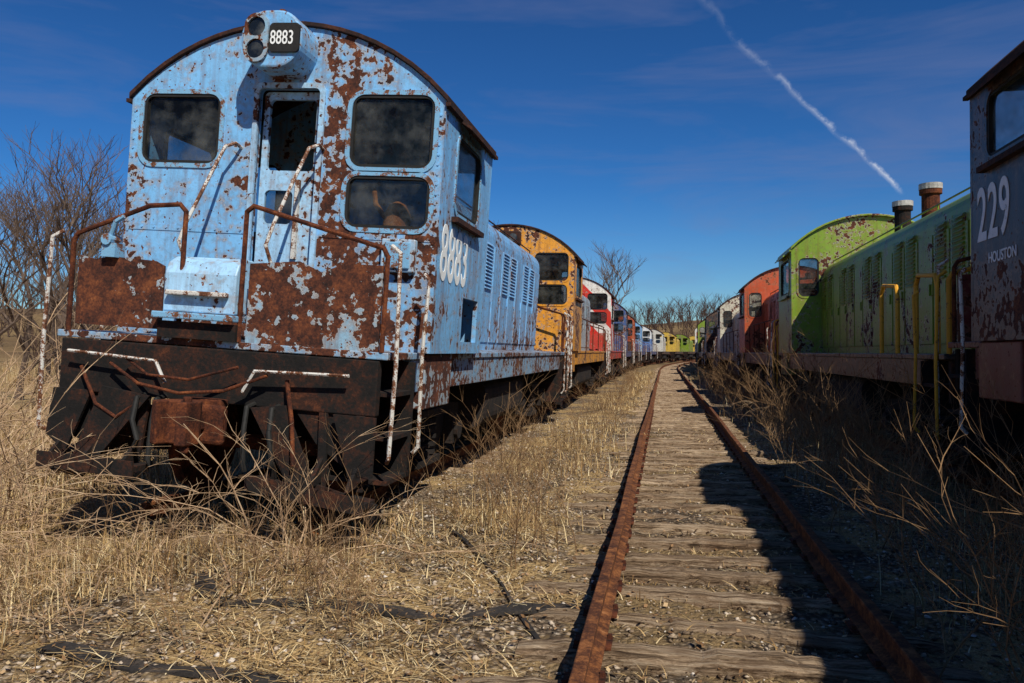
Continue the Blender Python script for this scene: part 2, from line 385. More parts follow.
    for ty in (1.5,he-1.3):
        t=B()
        for sx in (-1,1):
            pr=[(-1.75,.55),(-1.7,.82),(-1.0,.86),(-.6,.98),(.6,.98),(1.0,.86),(1.7,.82),(1.75,.55),(1.0,.5),(.7,.28),(-.7,.28),(-1.0,.5)]
            t.prism([(ty+a,b) for a,b in pr],'x',*sorted((sx*.98,sx*1.08)))
            for oy in (-1.2,1.2):
                t.box(*sorted((sx*1.08,sx*1.2)),ty+oy-.17,ty+oy+.17,.36,.7); t.cyl((sx*1.2,ty+oy,.53),(sx*1.25,ty+oy,.53),.12,12)
            for oy in (-.22,0,.22):
                for k in range(5): t.cyl((sx*1.14,ty+oy,.34+k*.09),(sx*1.14,ty+oy,.385+k*.09),.085,10)
            t.box(*sorted((sx*.98,sx*1.24)),ty-.4,ty+.4,.25,.32); t.box(*sorted((sx*.98,sx*1.24)),ty-.4,ty+.4,.78,.86)
        t.box(-.98,.98,ty-.25,ty+.25,.4,.96)
        to=t.obj('truck',M_truck,P)
        for oy in (-1.2,1.2):
            w=B()
            for sx in (-1,1):
                w.tube([(sx*.69,ty+oy,.5),(sx*.72,ty+oy,.5),(sx*.72,ty+oy,.5),(sx*.83,ty+oy,.5)],[.53,.53,.5,.495],24)
            w.cyl((-.9,ty+oy,.5),(.9,ty+oy,.5),.08,10); w.obj('wheelset',M_rust,to)
    q=B(); q.prism(rrect(-1.35,1.35,.45,1.12,.2),'y',3.6,max(4.2,he-3.4)); q.obj('fuel_tank',M_truck,P)
    if detail>0:
        for sx in (-1,1):
            q=B().box(*sorted((sx*1.2,sx*1.56)),.05,.95,.98,DECK-.01); q.obj('battery_box',panelmat,P,bevel=.012)
    if hero:
        cx=-.09; cz=4.24
        q=B(); q.prism(rrect(-.27,.32,3.98,4.50,.24,9),'y',-.36,.02)
        hl=q.obj('headlight_housing',BLUE,P,bevel=.02,label='rusted rounded blue headlight housing with number board')
        q=B(); lh=[[(cx-.02+.088*math.cos(2*math.pi*k/20),zc+.088*math.sin(2*math.pi*k/20)) for k in range(20)] for zc in (cz+.1,cz-.1)]
        plate(q,rrect(-.225,.01,4.02,4.46,.11,6),lh,'y',-.375,.03)
        q.obj('lamp_rim',BPAN,hl,bevel=.006)
        for zc in (cz+.1,cz-.1): B().cyl((cx-.02,-.37,zc),(cx-.02,-.362,zc),.087,20).obj('lamp_lens',M_lens,hl)
        q=B(); q.prism(rrect(.02,.31,4.11,4.37,.04),'y',-.385,-.361); nb=q.obj('number_board',M_rubber,hl)
        text('8883','board_number',.175,.66,M_num,hl,(.03,-.3875,4.18),(1,0,0),(0,0,1),bold=.006)
        q=B(); q.tube([(.04,-.2,4.48),(.04,-.2,4.53),(.04,-.2,4.53),(.04,-.2,4.56)],[.02,.02,.035,.03],12); q.obj('marker_lamp',M_rust,hl)
        for ux in (-.42,.42):
            q=B(); q.tube([(ux+.02,.0,3.33),(ux+.02,-.1,3.35),(ux-.04,-.18,3.3),(ux-.1,-.3,3.0),(ux-.17,-.5,2.55),(ux-.2,-.56,2.35),(ux-.17,-.5,2.2)],.017,8); q.obj('door_grab_rail',M_whitepipe,P,smooth=True)
        jb=B().box(1.1,1.42,-.08,.0,2.22,2.52).obj('junction_box',PALEB,P,bevel=.012)
        B().box(1.14,1.38,-.1,-.081,2.25,2.49).obj('box_lid',M_bluepipe,jb,bevel=.01)
        q=B(); q.cyl((-1.05,-.95,2.3),(-1.05,-.8,2.3),.05,12); q.tube([(-1.05,-.9,2.3),(-.98,-.93,2.45),(-.9,-.93,2.5)],.02,8); q.box(-1.1,-.97,-.93,-.8,2.15,2.27); q.obj('brake_valve',M_bluepipe,P)
        zz=2.54
        for a,b_ in ((-1.58,-.3),(.45,1.58)):
            q=B(); q.box(a,b_,-.006,0,zz-.03,zz+.03)
            k=int((b_-a)/.12)
            for i in range(k): u=a+.05+(b_-a-.1)*i/(k-1); q.tube([(u,-.006,zz),(u,-.014,zz)],.011,6)
            q.obj('riveted_seam',body,P)
        q=B()
        for zz in [1.6+.09*i for i in range(24)]:
            for u in (-1.56,1.56): q.tube([(u,-.001,zz),(u,-.008,zz)],.011,6)
        q.obj('rivet_row',body,P)['kind']='stuff'
        q=B(); q.tube([(-.9,-.98,1.25),(-.6,-1.02,1.1),(-.2,-1.05,1.05),(.2,-1.05,1.1),(.55,-1.0,1.25)],.014,8); q.obj('hanging_chain',M_rust,P,smooth=True)
        q=B(); q.tube([(-.75,-.98,1.3),(-.5,-1.04,1.18),(-.1,-1.08,1.17),(.3,-1.02,1.3)],.012,8); q.obj('hanging_chain',M_rust,P,smooth=True)
        q=B(); q.tube([(-1.2,-.95,1.2),(-1.0,-1.0,.9),(-.8,-1.0,.8),(-.6,-.98,.95)],.016,8); q.obj('bent_pipe',M_rust,P,smooth=True)
        q=B(); q.tube([(.7,-.95,1.22),(.8,-1.02,.9),(.85,-1.05,.55)],.018,8); q.obj('bent_pipe',M_rust,P,smooth=True)
        q=B(); q.prism([(.42,.98),(.72,1.02),(1.0,.42),(1.55,.30),(1.53,.18),(1.1,.14),(.85,.28)],'y',-1.0,-.965); q.obj('bent_pilot_plate',M_black,P,label='bent sooty pilot plate')
        q=B(); q.prism([(1.12,.98),(1.48,.98),(1.48,.5),(1.3,.42)],'y',-.96,-.93); q.obj('bent_pilot_plate',M_black,P,label='bent sooty pilot plate')
        q=B(); q.prism([(-.5,1.0),(-.95,1.05),(-1.2,.42),(-1.4,.42),(-1.4,.3),(-1.1,.26)],'y',-1.0,-.965); q.obj('bent_pilot_plate',M_black,P,label='bent sooty pilot plate')
        q=B(); q.prism([(-1.08,1.0),(-1.45,1.0),(-1.5,.6),(-1.3,.46)],'y',-.96,-.93); q.obj('bent_pilot_plate',M_black,P,label='bent sooty pilot plate')
        q=B(); q.box(-.24,.24,-1.1,-1.021,.66,.98); q.obj('draft_gear_pocket',M_rust,P,bevel=.03)
        q=B(); q.box(-.2,.2,1.2,1.7,DECK+.06,2.75); q.box(-.15,.2,1.05,1.25,2.4,2.6); q.cyl((.1,1.1,2.6),(.1,1.1,2.8),.04); q.obj('control_stand',M_inter,P,bevel=.02)
        q=B(); q.tube([(1.08,.35,2.55),(1.08,.35,2.8),(1.08,.35,2.9),(1.08,.35,2.93)],[.14,.13,.08,.02],14); q.tube([(1.0,.35,2.72),(.86,.33,2.9),(.84,.33,3.02)],.025,8); q.tube([(1.08,.35,DECK+.06),(1.08,.35,2.56)],.05,8); q.obj('cab_heater',M_orange,P,smooth=True)
    elif detail>0:
        q=B(); q.box(-.3,.3,-.2,.0,4.02,4.34); hl=q.obj('headlight_housing',roofmat,P,bevel=.03)
        for sx in (-.13,.13): B().cyl((sx,-.215,4.18),(sx,-.2,4.18),.1).obj('headlight_lens',M_lens,hl)
    if sidenum:
        s,size,xs,yy,zz,mt=sidenum
        text(s,'road_number',size,xs,mt,P,(HW+.003,yy,zz),(0,1,0),(0,0,1),bold=.012,spacing=1.06)
    return E
M_cap=rusty('dull_silver_cap',[(.3,(.1,.09,.08)),(.5,(.4,.38,.35)),(.7,(.55,.53,.5))],6,.5,.2)
GREENM=paint('faded_lime_green_paint',(.17,.27,.008),.30,4,low=.03,stain=.6)
BLUE=paint('flaking_sky_blue_paint',(.18,.45,.75),.35,2,low=.035,stain=.6,centre=.062)
PALEB=paint('pale_blue_flaking_paint',(.34,.58,.80),.36,5,stain=.6)
BLUEH=paint('weathered_blue_hood_paint',(.18,.43,.72),.34,3,low=.04,stain=.85)
BPAN=paint('rust_eaten_blue_panel',(.25,.42,.55),.88,7,stain=.9)
BFR=paint('rusty_blue_sill',(.2,.4,.6),.62,9)
YEL=paint('rusty_orange_yellow_paint',(.75,.31,.02),.50,11,stain=.9,centre=.05)
YGREY=paint('grey_blue_faded_paint',(.3,.38,.42),.5,13)
RED=paint('red_paint_white_stripes',(.62,.022,.013),.32,15,stripe=((.78,.75,.68),.75))
RED2=paint('plain_red_paint',(.5,.03,.018),.38,16)
NAVY=paint('dark_blue_paint',(.03,.08,.22),.38,17)
BWH=paint('white_and_blue_bands',(.08,.22,.5),.15,18,c2=(.75,.76,.74),zb=2.9)
WHT=paint('dirty_white_paint',(.6,.58,.5),.35,19)
ORG=paint('faded_orange_red_paint',(.46,.065,.012),.44,20,chip=(.2,.1,.05))
CREAM=paint('cream_paint',(.58,.55,.42),.36,21)
DARK=paint('charcoal_grey_paint',(.021,.021,.024),.36,22,low=.05,stain=.7,chip=(.08,.07,.06))
BLK=paint('black_paint',(.015,.015,.017),.4,23,chip=(.05,.04,.04))
YEL2=paint('bright_yellow_paint',(.65,.42,.05),.3,24)
GRFR=paint('rusty_green_sill',(.10,.17,.02),.6,26,chip=(.12,.1,.05))
RFR=paint('dark_red_sill',(.13,.015,.012),.46,25,chip=(.12,.06,.04))
def shift(Y): return .00112*max(0,Y-68)**2
def tang(Y): return -math.degrees(math.atan(.00224*max(0,Y-68)))
XL=-3.8; XR=4.37
GL='derelict switcher locomotives standing on the weedy siding'; GR='derelict locomotives standing in the shaded row'
loco('peeling sky blue switcher locomotive numbered 8883, heavily rusted cab end',XL,7.0,0,BLUE,BLUEH,BFR,M_rust,cablen=2.0,hoodlen=7.9,lean=4,hero=True,panelmat=BPAN,sidenum=('8883',.74,.66,.13,2.20,M_num),group=GL,framemat_win=M_bluepipe)
left=[(19.0,YEL,YGREY,YEL,1.5,2,'rusty orange-yellow switcher locomotive with dark broken windows',9.3),
 (32.7,RED,RED2,RED2,1.0,1,'red locomotive with white diagonal stripes on its cab',8.2),
 (46.4,NAVY,BLUEH,NAVY,.5,1,'dark blue switcher locomotive with rusted roof',8.2),
 (60.0,ORG,ORG,BLK,0,1,'faded orange locomotive in the siding row',8.2),
 (76.0,BLUEH,BLUEH,NAVY,0,1,'weathered pale blue locomotive in the siding row',8.2),
 (93.0,BWH,BWH,NAVY,0,1,'white and blue banded locomotive where the line bends',8.2),
 (110.0,WHT,WHT,BLK,0,0,'dirty white locomotive on the bend',9),
 (127.0,YEL2,YEL2,BLK,0,0,'bright yellow locomotive on the bend',9),
 (143.0,GREENM,GREENM,BLK,0,0,'lime green locomotive on the bend',9),
 (159.0,YEL2,YEL,BLK,0,0,'yellow and orange locomotive at the end of the line',9)]
for Y,b,h,f,ln,dt,lab,hl in left:
    loco(lab,XL+shift(Y),Y,tang(Y),b,h,f,M_rust,lean=ln,detail=dt,group=GL,hoodlen=hl,panelmat=f,z=-.03)
E229=loco('charcoal grey locomotive numbered 229 with HOUSTON lettering on its cab',XR+.03,8.1,180,DARK,DARK,RFR,M_rust,cablen=2.6,hoodlen=8.5,detail=2,hw=1.45,ht=3.8,sidenum=('229',.68,.66,.17,2.40,M_numg),group=GR,panelmat=RFR,sz=(3.1,3.66))  # hood out of view, made wide and tall to shade the near track
text('HOUSTON','town_lettering',.13,.90,M_numg,E229,(HW+.003,.42,2.18),(0,1,0),(0,0,1))
right=[(20.6,GREENM,GREENM,BLK,8.7,2,'lime green switcher locomotive with yellow handrails and exhaust stacks'),
 (31.2,ORG,ORG,BLK,6.2,1,'faded orange-red switcher locomotive with small cab window'),
 (43.8,CREAM,CREAM,BLK,8.6,1,'cream switcher locomotive with rust patches'),
 (57.5,BLK,BLK,BLK,8.6,1,'black switcher locomotive in the shaded row'),
 (71.2,GREENM,NAVY,BLK,8.6,1,'green and navy locomotive in the shaded row'),
 (85,WHT,WHT,BLK,8.6,0,'dirty white locomotive in the shaded row'),
 (99,ORG,YEL,BLK,8.6,0,'orange locomotive in the shaded row'),
 (113,NAVY,NAVY,BLK,8.6,0,'navy locomotive in the shaded row')]
for Y,b,h,f,hl,dt,lab in right:
    gr=(dt==2)
    loco(lab,XR+shift(Y),Y,180+tang(Y),b,h,f,M_yelpipe if gr else M_rust,detail=dt,group=GR,hoodlen=hl,panelmat=f if not gr else GRFR,z=-.12,roofmat=b if gr else None,green=gr,stackmats=(M_black,M_rust) if gr else None,ht=3.45 if gr else 3.5)
# ------------------------------------------------------------------ ground
def gz(x,y):
    x=np.asarray(x,float);y=np.asarray(y,float)
    h=-.205+.012*np.sin(x*3.1+y*1.7)+.014*np.sin(x*1.3-y*2.3+1)+.01*np.sin(x*5.3+y*4.1)
    tr=np.clip(1-np.abs(x-.37)/1.35,0,1); h=h-.027*np.clip(tr*4,0,1)
    out=np.clip((np.abs(x-.37)-1.4)/1.0,0,1)
    h=h+out*(.03*np.sin(x*.9+y*.6)+.03*np.sin(y*1.1-x*.5+2))-out*.02
    sd_=np.clip(1-np.abs(x+3.8)/1.6,0,1)*np.clip((6.6-y)/1.2,0,1); h=h+sd_*.03
    far=np.clip((np.abs(x)-6)/6,0,1); h=h+far*(.16*np.sin(x*.31+y*.17)+.1*np.sin(y*.4))
    r=np.sqrt(x*x+y*y); t=np.clip((r-150)/260,0,1); h=h+t*t*(3-2*t)*13*(1+.25*np.sin(x*.012+1)+.15*np.sin(x*.03))
    t2=np.clip((-x-45)/130,0,1)*np.clip((y+60)/60,0,1); h=h+t2*t2*9
    return h
def axis(lo,hi,dense0,dense1,d):
    a=list(np.arange(dense0,dense1,d)); s=d;x=dense1
    while x<hi: a.append(x); s*=1.09; x+=s
    a.append(hi); s=d;x=dense0-d;b=[]
    while x>lo: b.append(x); s*=1.09; x-=s
    b.append(lo); return np.array(b[::-1]+a)
xs=axis(-2500,2500,-8,5,.09); ys=axis(-400,3000,0,14,.09)
Xg,Yg=np.meshgrid(xs,ys); Zg=gz(Xg,Yg)
near=(np.abs(Xg)<12)&(Yg<30)&(Yg>-3)
rg=np.random.default_rng(5); Zg+=near*rg.normal(0,.007,Zg.shape)
nx,ny=len(xs),len(ys)
idx=np.arange(nx*ny).reshape(ny,nx)
F=np.stack([idx[:-1,:-1],idx[:-1,1:],idx[1:,1:],idx[1:,:-1]],-1).reshape(-1,4)
def npmesh(name,V,F,mat,smooth=False):
    me=bpy.data.meshes.new(name); k=F.shape[1]
    me.vertices.add(len(V)); me.vertices.foreach_set('co',np.ascontiguousarray(V,dtype=np.float32).ravel())
    me.loops.add(F.size); me.loops.foreach_set('vertex_index',F.astype(np.int32).ravel())
    me.polygons.add(len(F)); me.polygons.foreach_set('loop_start',np.arange(0,F.size,k,dtype=np.int32))
    me.polygons.foreach_set('loop_total',np.full(len(F),k,dtype=np.int32))
    me.update(calc_edges=True); me.validate()
    if smooth: me.polygons.foreach_set('use_smooth',[True]*len(me.polygons))
    me.materials.append(mat)
    o=bpy.data.objects.new(name,me); COL.objects.link(o); return o
def ground_mat():
    m,nt,b=newmat('gravel_and_dead_grass_ground'); g=G(nt); v=g.coord()
    vc=nt.nodes.new('ShaderNodeTexVoronoi'); g.link(v,vc.inputs['Vector']); vc.inputs['Scale'].default_value=28
    big=g.noise(v,.7,4,.6); mid=g.noise(v,4,5,.7); fn=g.noise(v,40,3,.75)
    x,y,z=g.xyz(v)
    st=g.ramp(g.xyz(vc.outputs['Color'])[0],[(0,(.09,.06,.038)),(.4,(.25,.18,.12)),(.75,(.42,.32,.22)),(1,(.58,.48,.37))])
    st=g.mix(g.rng(vc.outputs['Distance'],.25,.6,0,.8),st,(.04,.028,.018))
    gr=g.noise(v,70,3,.8,1.5)
    straw=g.ramp(gr,[(.3,(.11,.06,.025)),(.5,(.38,.25,.11)),(.7,(.64,.47,.25))])
    mk=g.rng(g.math('ADD',g.math('MULTIPLY',big,.6),g.math('MULTIPLY',mid,.4)),.46,.54)
    awx=g.rng(g.math('ABSOLUTE',g.math('SUBTRACT',x,-.2)),3.6,5.4,0,1)
    mk=g.math('MAXIMUM',mk,awx)
    c=g.mix(mk,st,straw)
    dirt=g.rng(g.noise(v,1.6,5,.6),.56,.74,0,.55); c=g.mix(dirt,c,(.09,.055,.03))
    trk=g.rng(g.math('ABSOLUTE',g.math('SUBTRACT',x,.37)),.7,1.3,.5,0); c=g.mix(trk,c,(.06,.042,.028))
    fa=g.rng(g.noise(v,.02,4,.6),.4,.6); fc=g.mix(fa,(.12,.075,.04),(.24,.16,.075))
    c=g.mix(g.rng(y,40,110),c,fc)
    g.link(c,b.inputs['Base Color']); b.inputs['Roughness'].default_value=1; b.inputs['Specular IOR Level'].default_value=.1
    hh=g.math('ADD',g.math('MULTIPLY',g.math('SUBTRACT',.6,vc.outputs['Distance']),1.0),g.math('MULTIPLY',fn,.8))
    g.link(g.bump(hh,.8,.03),b.inputs['Normal']); return m
go=npmesh('ground',np.stack([Xg.ravel(),Yg.ravel(),Zg.ravel()],1),F,ground_mat(),True)
go['kind']='structure'; go['label']='gravelly ground with dead grass reaching wooded hills'; go['category']='ground'
# ------------------------------------------------------------------ stones
def simple(name,stops,rough=.95):
    m,nt,b=newmat(name); g=G(nt)
    n=nt.nodes.new('ShaderNodeNewGeometry'); f=n.outputs['Random Per Island']
    c=g.ramp(f,stops); g.link(c,b.inputs['Base Color']); b.inputs['Roughness'].default_value=rough
    b.inputs['Specular IOR Level'].default_value=.15; return m
M_stone=simple('ballast_stone',[(0,(.08,.055,.038)),(.35,(.23,.165,.11)),(.7,(.4,.31,.22)),(.93,(.55,.45,.35)),(1,(.65,.58,.5))])
def stones(n,x0,x1,y0,y1,s0,s1,seed):
    r=np.random.default_rng(seed)
    x=r.uniform(x0,x1,n); y=y0+(y1-y0)*r.uniform(0,1,n)**1.6; s=s0+(s1-s0)*r.uniform(0,1,n)**3
    keep=(np.abs(x-.37)>1.2)|(r.uniform(0,1,n)<.55); x=x[keep];y=y[keep];s=s[keep];n=len(x)
    base=np.array([(1,0,0),(0,1,0),(-1,0,0),(0,-1,0),(.2,.1,.8),(-.1,-.2,-.8)],float)
    V=base[None]*r.uniform(.6,1.3,(n,6,1))*s[:,None,None]+r.normal(0,.18,(n,6,3))*s[:,None,None]
    a=r.uniform(0,6.28,n);c,sn=np.cos(a),np.sin(a)
    vx=V[...,0]*c[:,None]-V[...,1]*sn[:,None]; vy=V[...,0]*sn[:,None]+V[...,1]*c[:,None]
    V=np.stack([vx+x[:,None],vy+y[:,None],V[...,2]*.7+(gz(x,y)+s*.25)[:,None]],-1).reshape(-1,3)
    f=np.array([(0,1,4),(1,2,4),(2,3,4),(3,0,4),(1,0,5),(2,1,5),(3,2,5),(0,3,5)])
    Fc=(f[None]+6*np.arange(n)[:,None,None]).reshape(-1,3)
    o=npmesh('ballast_gravel',V,Fc,M_stone); o['kind']='stuff'; return o
o=stones(52000,-4.5,2.7,1.8,20,.006,.027,1); o['label']='loose grey and tan ballast stones between the rails'; o['category']='gravel'
# ------------------------------------------------------------------ grass
M_grass=simple('dead_straw_grass',[(0,(.09,.05,.022)),(.3,(.3,.18,.07)),(.6,(.52,.35,.16)),(.88,(.68,.52,.28)),(1,(.75,.63,.4))])
M_leaf=simple('dead_leaf',[(0,(.05,.03,.018)),(.4,(.17,.09,.04)),(.75,(.34,.2,.1)),(1,(.5,.36,.2))])
def blades(zones,seed):
    r=np.random.default_rng(seed); VV=[];
    for (n,x0,x1,y0,y1,h0,h1,lean,cl,yp,lift) in zones:
        nc=max(4,n//cl)
        cx=r.uniform(x0,x1,nc); cy=y0+(y1-y0)*r.uniform(0,1,nc)**yp
        k=r.integers(0,nc,n); sp=.12+.14*(cl>30)
        ch=r.uniform(.45,1,nc)[k]
        x=cx[k]+r.normal(0,sp,n); y=cy[k]+r.normal(0,sp,n)
        x=x+np.where(y>68,.00112*(y-68)**2,0)
        h=r.uniform(h0,h1,n)*ch; w=r.uniform(.0012,.0034,n)*(1+y/14)
        a=r.uniform(0,6.283,n); l=np.abs(r.normal(0,lean,n)) if lean<1.2 else r.uniform(1.2,1.5,n); l=np.clip(l,0,1.5)
        dx=np.cos(a)*np.sin(l)*h; dy=np.sin(a)*np.sin(l)*h; dz=np.cos(l)*h
        b=a+r.uniform(.8,2.3,n); wx=np.cos(b)*w; wy=np.sin(b)*w
        z=gz(x,y)-.01+lift+(r.uniform(0,.02,n) if lean>1.2 else 0)
        p=np.stack([np.stack([x-wx,y-wy,z],-1),np.stack([x+wx,y+wy,z],-1),
                    np.stack([x+dx*.4+wx*.8,y+dy*.4+wy*.8,z+dz*.6],-1),np.stack([x+dx*.4-wx*.8,y+dy*.4-wy*.8,z+dz*.6],-1),
                    np.stack([x+dx+wx*.1,y+dy+wy*.1,z+dz*.92],-1),np.stack([x+dx-wx*.1,y+dy-wy*.1,z+dz*.92+.001],-1)],1)
        VV.append(p)
    V=np.concatenate(VV); n=len(V)
    f=np.array([(0,1,2,3),(3,2,4,5)])
    return V.reshape(-1,3),(f[None]+6*np.arange(n)[:,None,None]).reshape(-1,4)
zones=[(26000,-14,-5.7,4.2,26,.3,1.1,.6,60,1.3,0),
 (14000,-6.5,-.8,2.0,7.5,.06,.28,1.3,30,1.2,.012),
 (3500,-6.5,-1.2,2.2,7.0,.03,.14,.9,30,1.2,0),
 (5000,-6.4,-3.6,2.4,5.6,.10,.42,1.0,60,1,0),
 (4200,-1.9,-.8,7.0,60,.10,.45,.8,40,1.3,0),
 (5000,-2.1,-.6,3.0,30,.06,.28,1.3,30,1.4,.012),
 (5500,1.75,3.0,2.5,60,.12,.55,.8,50,1.5,0),
 (3200,-.35,1.1,1.8,30,.05,.18,1.3,14,1.3,.02),
 (1200,-.3,1.05,2.0,30,.03,.12,1.0,14,1.4,0),
 (2200,-5.4,-2.4,5.0,8,.12,.45,.8,50,1,0),
 (20000,-60,-6,24,130,.5,1.4,.5,120,1.2,0),
 (8000,6.5,40,8,120,.5,1.2,.5,120,1.2,0)]
V,F=blades(zones,7); o=npmesh('dead_grass',V,F,M_grass); o['kind']='stuff'; o['label']='dry straw-coloured dead grass covering the ground'; o['category']='grass'
n=14000; x=rg.uniform(-6.5,2.8,n); y=1.8+14*rg.uniform(0,1,n)**1.5; s=rg.uniform(.006,.024,n); a=rg.uniform(0,6.28,n)
u=np.stack([np.cos(a),np.sin(a),rg.normal(0,.35,n)],-1)*s[:,None]; w_=np.stack([-np.sin(a),np.cos(a),rg.normal(0,.35,n)],-1)*s[:,None]*.6
c=np.stack([x,y,gz(x,y)+rg.uniform(.01,.05,n)],-1)
V=np.stack([c-u,c-w_,c+u,c+w_],1).reshape(-1,3); F=np.arange(4*n).reshape(-1,4)
o=npmesh('leaf_litter',V,F,M_leaf); o['kind']='stuff'; o['label']='brown dead leaves scattered over gravel and ties'; o['category']='leaves'
# ------------------------------------------------------------------ track
def rail(xc,dz,label,mat=M_steel,y0=-3,y1=190):
    prof=[(-.065,-.155),(.065,-.155),(.065,-.145),(.010,-.125),(.010,-.04),(.031,-.03),(.032,-.004),(.027,0),(-.027,0),(-.032,-.004),(-.031,-.03),(-.010,-.04),(-.010,-.125),(-.065,-.145)]
    yy=list(np.arange(y0,12,.5))+list(np.arange(12,y1,2.5)); n=len(prof); vs=[];fs=[]
    for y in yy:
        s=shift(y); wob=.012*math.sin(y*.35+xc)+.006*math.sin(y*1.3+xc*3); k=dz*max(0,min(1,(24-y)/8))
        wz=.006*math.sin(y*.6+xc*2)
        for p in prof: vs.append((xc+s+wob+p[0],y,p[1]+k+wz))
    for i in range(len(yy)-1):
        for k in range(n): fs.append((i*n+k,i*n+(k+1)%n,(i+1)*n+(k+1)%n,(i+1)*n+k))
    fs.append(tuple(range(n)))
    b=B(); b.add(vs,fs); o=b.obj('rail',mat); o['label']=label; o['category']='rail'; o['group']='rusty rails of the railway tracks'
rail(-.38,0,'rusty orange-brown rail of the open track'); rail(1.12,0,'rusty rail half in shadow on the open track')
rail(XL-.75,.05,'rusty rail buried under the derelict siding row',y0=6.4); rail(XL+.75,-.05,'rusty rail buried under the derelict siding row',y0=6.4)
rail(XR-.75,-.05,'rusty rail under the shaded locomotive row'); rail(XR+.75,-.05,'rusty rail under the shaded locomotive row')
def wood_mat():
    m,nt,b=newmat('weathered_tie_wood'); g=G(nt)
    oi=nt.nodes.new('ShaderNodeObjectInfo'); t=nt.nodes.new('ShaderNodeTexCoord'); mp=nt.nodes.new('ShaderNodeMapping')
    mp.inputs['Scale'].default_value=(1.0,20,16); g.link(t.outputs['Object'],mp.inputs[0])
    ad=nt.nodes.new('ShaderNodeVectorMath'); ad.operation='ADD'; g.link(mp.outputs[0],ad.inputs[0])
    cb=nt.nodes.new('ShaderNodeCombineXYZ'); g.link(g.math('MULTIPLY',oi.outputs['Random'],50.0),cb.inputs[0]); g.link(cb.outputs[0],ad.inputs[1])
    n=g.noise(ad.outputs[0],1.8,6,.8,.5); n2=g.noise(t.outputs['Object'],3,4,.6)
    c=g.ramp(n,[(.37,(.014,.009,.006)),(.43,(.14,.088,.05)),(.52,(.40,.28,.175)),(.68,(.66,.52,.37))])
    c=g.mix(g.rng(n2,.5,.68,0,.5),c,(.15,.085,.048)); c=g.mix(g.math('MULTIPLY',oi.outputs['Random'],.4),c,(.11,.066,.04))
    g.link(c,b.inputs['Base Color']); b.inputs['Roughness'].default_value=.95; b.inputs['Specular IOR Level'].default_value=.15
    g.link(g.bump(n,1.0,.035),b.inputs['Normal']); return m
M_wood=wood_mat()
def tie_mesh(seed):
    r=random.Random(seed); b=B(); n=30; L=2.55; vs=[];fs=[]
    sp=r.choice([.0,.03,-.03]); deep=r.uniform(.02,.07)
    for i in range(n+1):
        x=-L/2+L*i/n+(r.uniform(-.1,.05) if i in(0,n) else 0); e=(abs(i-n/2)/(n/2))**5*.05
        a=.11+r.uniform(-.026,.008)-e*r.random(); c=.11+r.uniform(-.026,.008)-e*r.random(); zt=r.uniform(-.016,.004)-e*.6+.006*math.sin(i*.5+seed)
        g=-deep*r.random(); gc=sp+.02*math.sin(i*.4+seed)
        vs+=[(x,-a,-.16),(x,c,-.16),(x,c,zt-.02),(x,c*.8,zt-r.random()*.01),(x,gc+.02,zt+r.uniform(-.008,.004)),(x,gc,zt+g),(x,gc-.02,zt+r.uniform(-.008,.004)),(x,-a*.8,zt-r.random()*.015),(x,-a,zt-.025)]
    m=9
    for i in range(n):
        for k in range(m): fs.append((i*m+k,i*m+(k+1)%m,(i+1)*m+(k+1)%m,(i+1)*m+k))
    fs.append(tuple(range(m))[::-1]); fs.append(tuple(range(n*m,n*m+m))); b.add(vs,fs); return b.mesh('railway_tie',M_wood)
tm=[tie_mesh(i) for i in range(11)]
r=random.Random(3); y=1.2; k=0
while y<150:
    o=bpy.data.objects.new('railway_tie',tm[k%11]); COL.objects.link(o)
    o.location=(.37+shift(y)+r.uniform(-.16,.16),y+r.uniform(-.05,.05),-.160+r.uniform(-.022,.004)); o.rotation_euler=(r.uniform(-.06,.06),r.uniform(-.01,.01),rad(tang(y)+r.uniform(-3.5,3.5))+ (math.pi if r.random()<.5 else 0))
    o.scale=(r.uniform(.9,1.04),r.uniform(.75,1.05),1)
    o['label']='weathered grey-brown wooden railway tie under the rails'; o['category']='railway tie'; o['group']='wooden ties of the open track'; y+=.52; k+=1
for x0 in (XL,XR):
    y=6.4 if x0<0 else 2.0
    for i in range(22):
        o=bpy.data.objects.new('railway_tie',tm[i%11]); COL.objects.link(o)
        o.location=(x0+r.uniform(-.1,.1),y,-.21+r.uniform(-.02,.006)); o.rotation_euler=(0,0,rad(r.uniform(-3,3)))
        o['label']='half-buried wooden tie beneath the parked locomotives'; o['category']='railway tie'; o['group']='half-buried ties of the sidings'; y+=.55
pl=B().box(-.1,.1,-.09,.09,0,.012); 
for sx,sy in ((-.085,-.06),(.085,.06)): pl.box(sx-.012,sx+.012,sy-.012,sy+.012,.012,.035)
plm=pl.mesh('tie_plate',M_rust)
y=1.2
for i in range(40):
    for xr in (-.38,1.12):
        o=bpy.data.objects.new('tie_plate',plm); COL.objects.link(o); o.location=(xr,y,-.164); o['label']='rusted steel tie plate with spikes under a rail'; o['category']='tie plate'; o['group']='rusted tie plates'
    y+=.52
